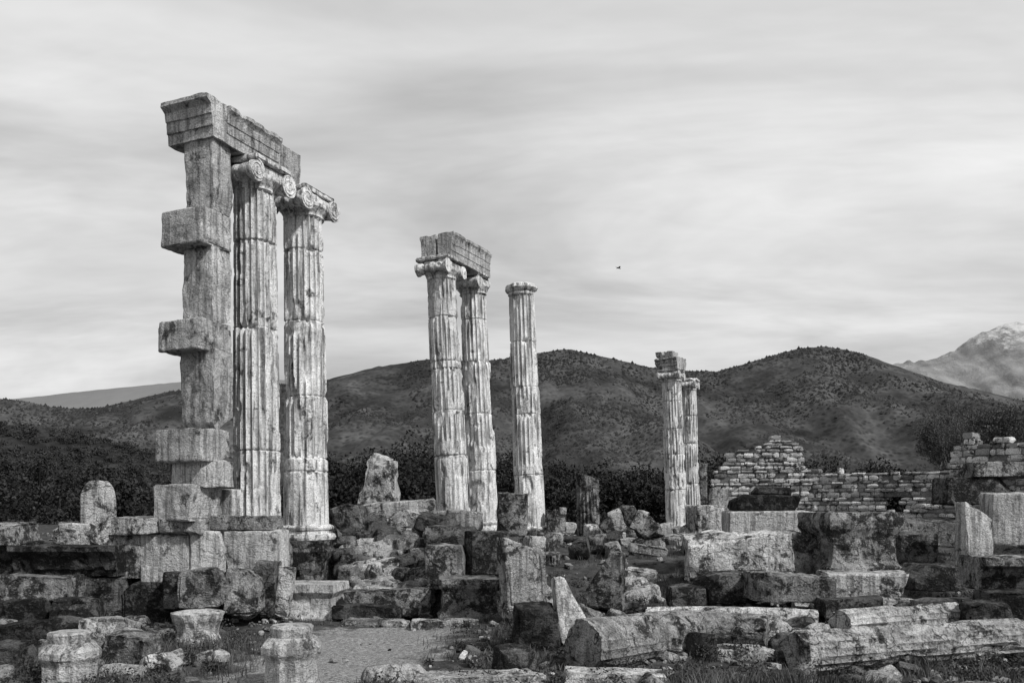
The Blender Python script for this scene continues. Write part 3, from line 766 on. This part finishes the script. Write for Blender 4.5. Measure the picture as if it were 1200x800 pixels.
B('stone_block', 1040, 1130, 606, 640, 24.0, dp=.9, mat=M_MID)
slab_stele('carved_stele', 1124, 1158, 588, 664, 18.4, .4, 8, M_PIER, top='slant', panel=False)
B('stone_block', 1154, 1232, 578, 652, 18.8, dp=.8, mat=M_PIER, rz=-10, chips=4, rough=.05)
B('stone_block', 1100, 1180, 560, 592, 24.0, dp=.9, mat=M_DARK, chips=3)
B('stone_slab', 1130, 1215, 542, 562, 24.0, dp=1.0, mat=M_MID, chips=3)
beam('cornice_block', (X(1185, 15.5), 15.5, Z(690, 15.5)), 1.5, [(-.3, 0), (.4, 0), (.45, .6), (-.62, .6), (-.62, .46), (-.5, .40), (-.42, .24), (-.34, .18)], math.radians(-4), mat=M_MID, rough=.04, seed=33)
B('stone_block', 1150, 1240, 690, 752, 15.0, dp=.8, mat=M_DARK, chips=4, lump=.2)
B('fallen_boulder', 1122, 1182, 702, 752, 14.4, dp=.7, mat=M_DARK, chips=5, lump=.5, rough=.07)
B('fallen_boulder', 1150, 1200, 722, 762, 13.8, dp=.6, mat=M_MID, chips=5, lump=.5, rough=.07)
B('stone_slab', 1066, 1146, 700, 718, 16.0, dp=.7, mat=M_LIGHT, rz=8, n=6)
B('stone_block', 960, 1040, 700, 722, 15.8, dp=.6, mat=M_DARK, n=6)

e = empty('broken_column_stump', (X(691, 33), 33, 1.0), (0, math.radians(-3), 0))
V, F = shaft(.50, .47, Z(551, 33)-1.0, [1.2], 61, damage=.9, top_slant=.28)
mkobj('fluted_shaft', mkmesh('fluted_shaft', V, F, M_MID, angle=50), parent=e)
B('upright_fragment', 640, 655, 597, 628, 28, dp=.4, mat=M_MID, chips=3)
B('upright_fragment', 655, 664, 594, 626, 28.6, dp=.4, mat=M_LIGHT, chips=3)
B('upright_fragment', 818, 828, 540, 590, 48, dp=.6, mat=M_MID, chips=3)
B('upright_fragment', 832, 852, 572, 600, 44, dp=.7, mat=M_LIGHT, chips=3)
for k, (px, py, ry) in enumerate([(716, 612, -40), (723, 601, -22), (736, 596, 0), (748, 600, 25), (757, 610, 48)]):
    B('arch_fragment', px-8, px+8, py-4, py+22, 30, dp=.7, mat=M_LIGHT if k % 2 else M_MID, ry=ry, chips=2, n=6)

rr = random.Random(99)
mats = [M_LIGHT, M_LIGHT, M_MID, M_MID, M_DARK]
for k in range(190):
    dd = rr.uniform(19.5, 46)
    px = rr.uniform(620, 1180) if rr.random() < .78 else rr.uniform(-30, 640)
    if px < 395 and dd < 22: continue
    x = X(px, dd); g = float(gz(x, dd))
    s = (rr.uniform(.35, 1.2), rr.uniform(.3, .9), rr.uniform(.22, .62))
    zc = g+s[2]*.42
    if EYE-zc < .35*1: zc = min(zc, EYE-.45)
    block('ruin_block', (x, dd, zc), s, rz=rr.uniform(-50, 50), ry=rr.gauss(0, 10), rx=rr.gauss(0, 9), mat=rr.choice(mats), chips=4, lump=rr.choice([0, .15, .35]), n=8, rough=.05)
mats2 = [M_LIGHT, M_MID, M_MID, M_DARK, M_DARK]
for k in range(80):
    dd = rr.uniform(14.0, 19.5); px = rr.uniform(640, 1220)
    x = X(px, dd); g = float(gz(x, dd)); s = (rr.uniform(.25, .9), rr.uniform(.25, .6), rr.uniform(.18, .45))
    block('ruin_block', (x, dd, g+s[2]*.4), s, rz=rr.uniform(-60, 60), ry=rr.gauss(0, 10), rx=rr.gauss(0, 10), mat=rr.choice(mats2), chips=5, lump=rr.choice([.1, .25, .45]), n=12, rough=.05)
for k in range(30):
    dd = rr.uniform(11.3, 16.0); px = rr.choice([rr.uniform(-20, 240), rr.uniform(560, 1200)])
    x = X(px, dd); g = float(gz(x, dd)); s = (rr.uniform(.2, .6), rr.uniform(.2, .5), rr.uniform(.12, .32))
    block('fallen_stone', (x, dd, g+s[2]*.35), s, rz=rr.uniform(-60, 60), ry=rr.gauss(0, 12), rx=rr.gauss(0, 12), mat=rr.choice(mats2), chips=5, lump=rr.choice([.2, .4, .6]), n=12, rough=.05)

# loose rubble
acc = Acc()
for k in range(3200):
    dd = 10.3+rr.random()**1.3*32; px = rr.uniform(-60, 1260); x = X(px, dd)
    pm = float(pathmask(x, dd))
    if pm > .45 and rr.random() < .85: continue
    s = rr.uniform(.03, .13)*(1 if rr.random() < .78 else 2.3)
    if pm > .3: s *= .5
    g = float(gz(x, dd))
    add_stone(acc, (x, dd, g+s*.25), (s*rr.uniform(.9, 1.8), s*rr.uniform(.8, 1.4), s*rr.uniform(.6, 1)), rr, n=3 if dd < 20 else 2)
acc.obj('rubble', M_RUB)

# grass and weeds
rg = np.random.RandomState(77); N = 100000
dd = 10.2+rg.rand(N)**1.5*18; px = rg.uniform(-80, 1280, N); x = (px-600)*dd/1000
dens = fbm2(x*.9+20, dd*.9+20, 3); pm = pathmask(x, dd)
keep = (dens > .45)&(rg.rand(N) > pm*1.25)
x = x[keep]; dd = dd[keep]; dens = dens[keep]; n = len(x)
g = gz(x, dd)-.01; h = rg.uniform(.04, .15, n)*(.5+np.clip(dens-.45, 0, 1)*6)
ang = rg.uniform(0, 6.28, n); ln = rg.uniform(.1, .7, n)*h; w = rg.uniform(.004, .009, n)
a2 = rg.uniform(0, 6.28, n)
b0 = np.stack([x, dd, g], 1); sd = np.stack([np.cos(a2)*w, np.sin(a2)*w, 0*w], 1)
mid = b0+np.stack([np.cos(ang)*ln*.35, np.sin(ang)*ln*.35, h*.6], 1); tip = b0+np.stack([np.cos(ang)*ln, np.sin(ang)*ln, h], 1)
V = np.stack([b0-sd, b0+sd, mid+sd*.7, mid-sd*.7, tip], 1).reshape(-1, 3); k = np.arange(n)[:, None]*5
F = (k+np.array([[0, 1, 2, 3]])).tolist()+(k+np.array([[3, 2, 4]])).tolist()
mkobj('grass', mkmesh('grass', V, F, M_GRASS, angle=0))
acc = Acc()
for k in range(520):
    y = 10.6+rg.rand()**1.2*13; p = rg.uniform(-40, 1240); xx = X(p, y)
    if rg.rand() < pathmask(xx, y)*1.4: continue
    q = rg.uniform(.06, .26)
    leaves(acc, np.array([xx, y, float(gz(xx, y))+q*.5]), np.array([q*1.3, q*1.3, q*.8]), int(60+q*700), .022, rg)
acc.obj('low_weeds', M_WEED, smooth=False, angle=0)

# ---------------------------------------------------------------- bird
e = empty('flying_bird', (X(725, 60), 60, Z(314, 60)), (0, math.radians(12), math.radians(20)))
P, F = lathe_arrays([(.004, -.16), (.02, -.12), (.035, -.03), (.038, .04), (.024, .10), (.026, .13), (.012, .165), (.003, .185)], n=14, rough=.002)
mkobj('body', mkmesh('body', P, F, M_BIRD), rot=(0, math.pi/2, 0), parent=e)
for s in (-1, 1):
    V = [(.06, 0, .01), (-.06, 0, .01), (.07, s*.14, .07), (-.05, s*.14, .07), (.0, s*.30, .03), (-.05, s*.30, .03)]
    mkobj('wing', mkmesh('wing', np.array(V), [[0, 1, 3, 2], [2, 3, 5, 4]], M_BIRD), parent=e)
mkobj('tail', mkmesh('tail', np.array([(-.13, -.015, 0), (-.13, .015, 0), (-.24, .04, 0), (-.24, -.04, 0)]), [[0, 1, 2, 3]], M_BIRD), parent=e)

# ---------------------------------------------------------------- light + sky
S = Vector((.72, -.56, .86)).normalized()
sun = bpy.data.lights.new('sun', 'SUN'); sun.energy = 3.9; sun.angle = math.radians(4); sun.color = (1, .995, .985)
so = bpy.data.objects.new('sun', sun); scene.collection.objects.link(so)
so.rotation_euler = S.to_track_quat('Z', 'Y').to_euler(); so.location = (20, -20, 30)
w = bpy.data.worlds.new('World'); scene.world = w; w.use_nodes = True
nt = w.node_tree; bg = nt.nodes['Background']; bg.inputs['Strength'].default_value = .1
class WN(NT):
    def __init__(s): s.t = nt
t = WN()
sky = t.n('ShaderNodeTexSky'); sky.sky_type = 'NISHITA'; sky.sun_disc = False
sky.sun_elevation = math.asin(S.z); sky.sun_rotation = math.atan2(S.x, S.y)
bw = t.n('ShaderNodeRGBToBW'); t.l(sky.outputs[0], bw.inputs[0])
dirv = t.n('ShaderNodeTexCoord').outputs['Generated']
sp = t.n('ShaderNodeSeparateXYZ'); t.l(dirv, sp.inputs[0])
den = t.math('ADD', t.math('MAXIMUM', sp.outputs[2], 0.0), .22)
cb = t.n('ShaderNodeCombineXYZ')
t.l(t.math('DIVIDE', sp.outputs[0], den), cb.inputs[0]); t.l(t.math('DIVIDE', sp.outputs[1], den), cb.inputs[1])
mp = t.n('ShaderNodeMapping'); mp.inputs['Rotation'].default_value = (0, 0, math.radians(24)); mp.inputs['Scale'].default_value = (.6, 1.35, 1)
mp.inputs['Location'].default_value = (.7, .2, 0)
t.l(cb.outputs[0], mp.inputs['Vector'])
n1 = t.noise(mp.outputs[0], 1.25, 5, .58, .5)
cl = t.ramp(n1, [(.34, .46), (.46, .57), (.57, .70), (.70, .82)])
n2 = t.noise(mp.outputs[0], 5.5, 4, .62, .4)
cl = t.math('MULTIPLY', cl, t.ramp(n2, [(.3, .94), (.7, 1.06)]))
def glow(v, lo, hi, amt):
    vm = t.n('ShaderNodeVectorMath', operation='DOT_PRODUCT'); t.l(dirv, vm.inputs[0]); vm.inputs[1].default_value = Vector(v).normalized()
    return t.math('MULTIPLY', t.ramp(vm.outputs['Value'], [(lo, 0), (hi, 1)]), amt)
cl = t.math('ADD', cl, glow((.52, 1, .68), .86, 1.0, .20))
cl = t.math('ADD', cl, glow((-.6, 1, .62), .90, 1.0, .10))
cl = t.math('MULTIPLY', cl, 10)
fin = t.mix(.08, cl, bw.outputs[0])
t.l(fin, bg.inputs['Color'])

# ---------------------------------------------------------------- camera
cam = bpy.data.cameras.new('camera'); cam.lens = 30; cam.sensor_width = 36; cam.shift_y = 200/1200
cam.clip_start = .1; cam.clip_end = 20000
co = bpy.data.objects.new('camera', cam); scene.collection.objects.link(co)
co.location = (0, 0, EYE); co.rotation_euler = (math.pi/2, 0, 0)
scene.camera = co
scene.view_settings.view_transform = 'Standard'; scene.view_settings.look = 'None'
scene.view_settings.exposure = 0; scene.view_settings.gamma = 1
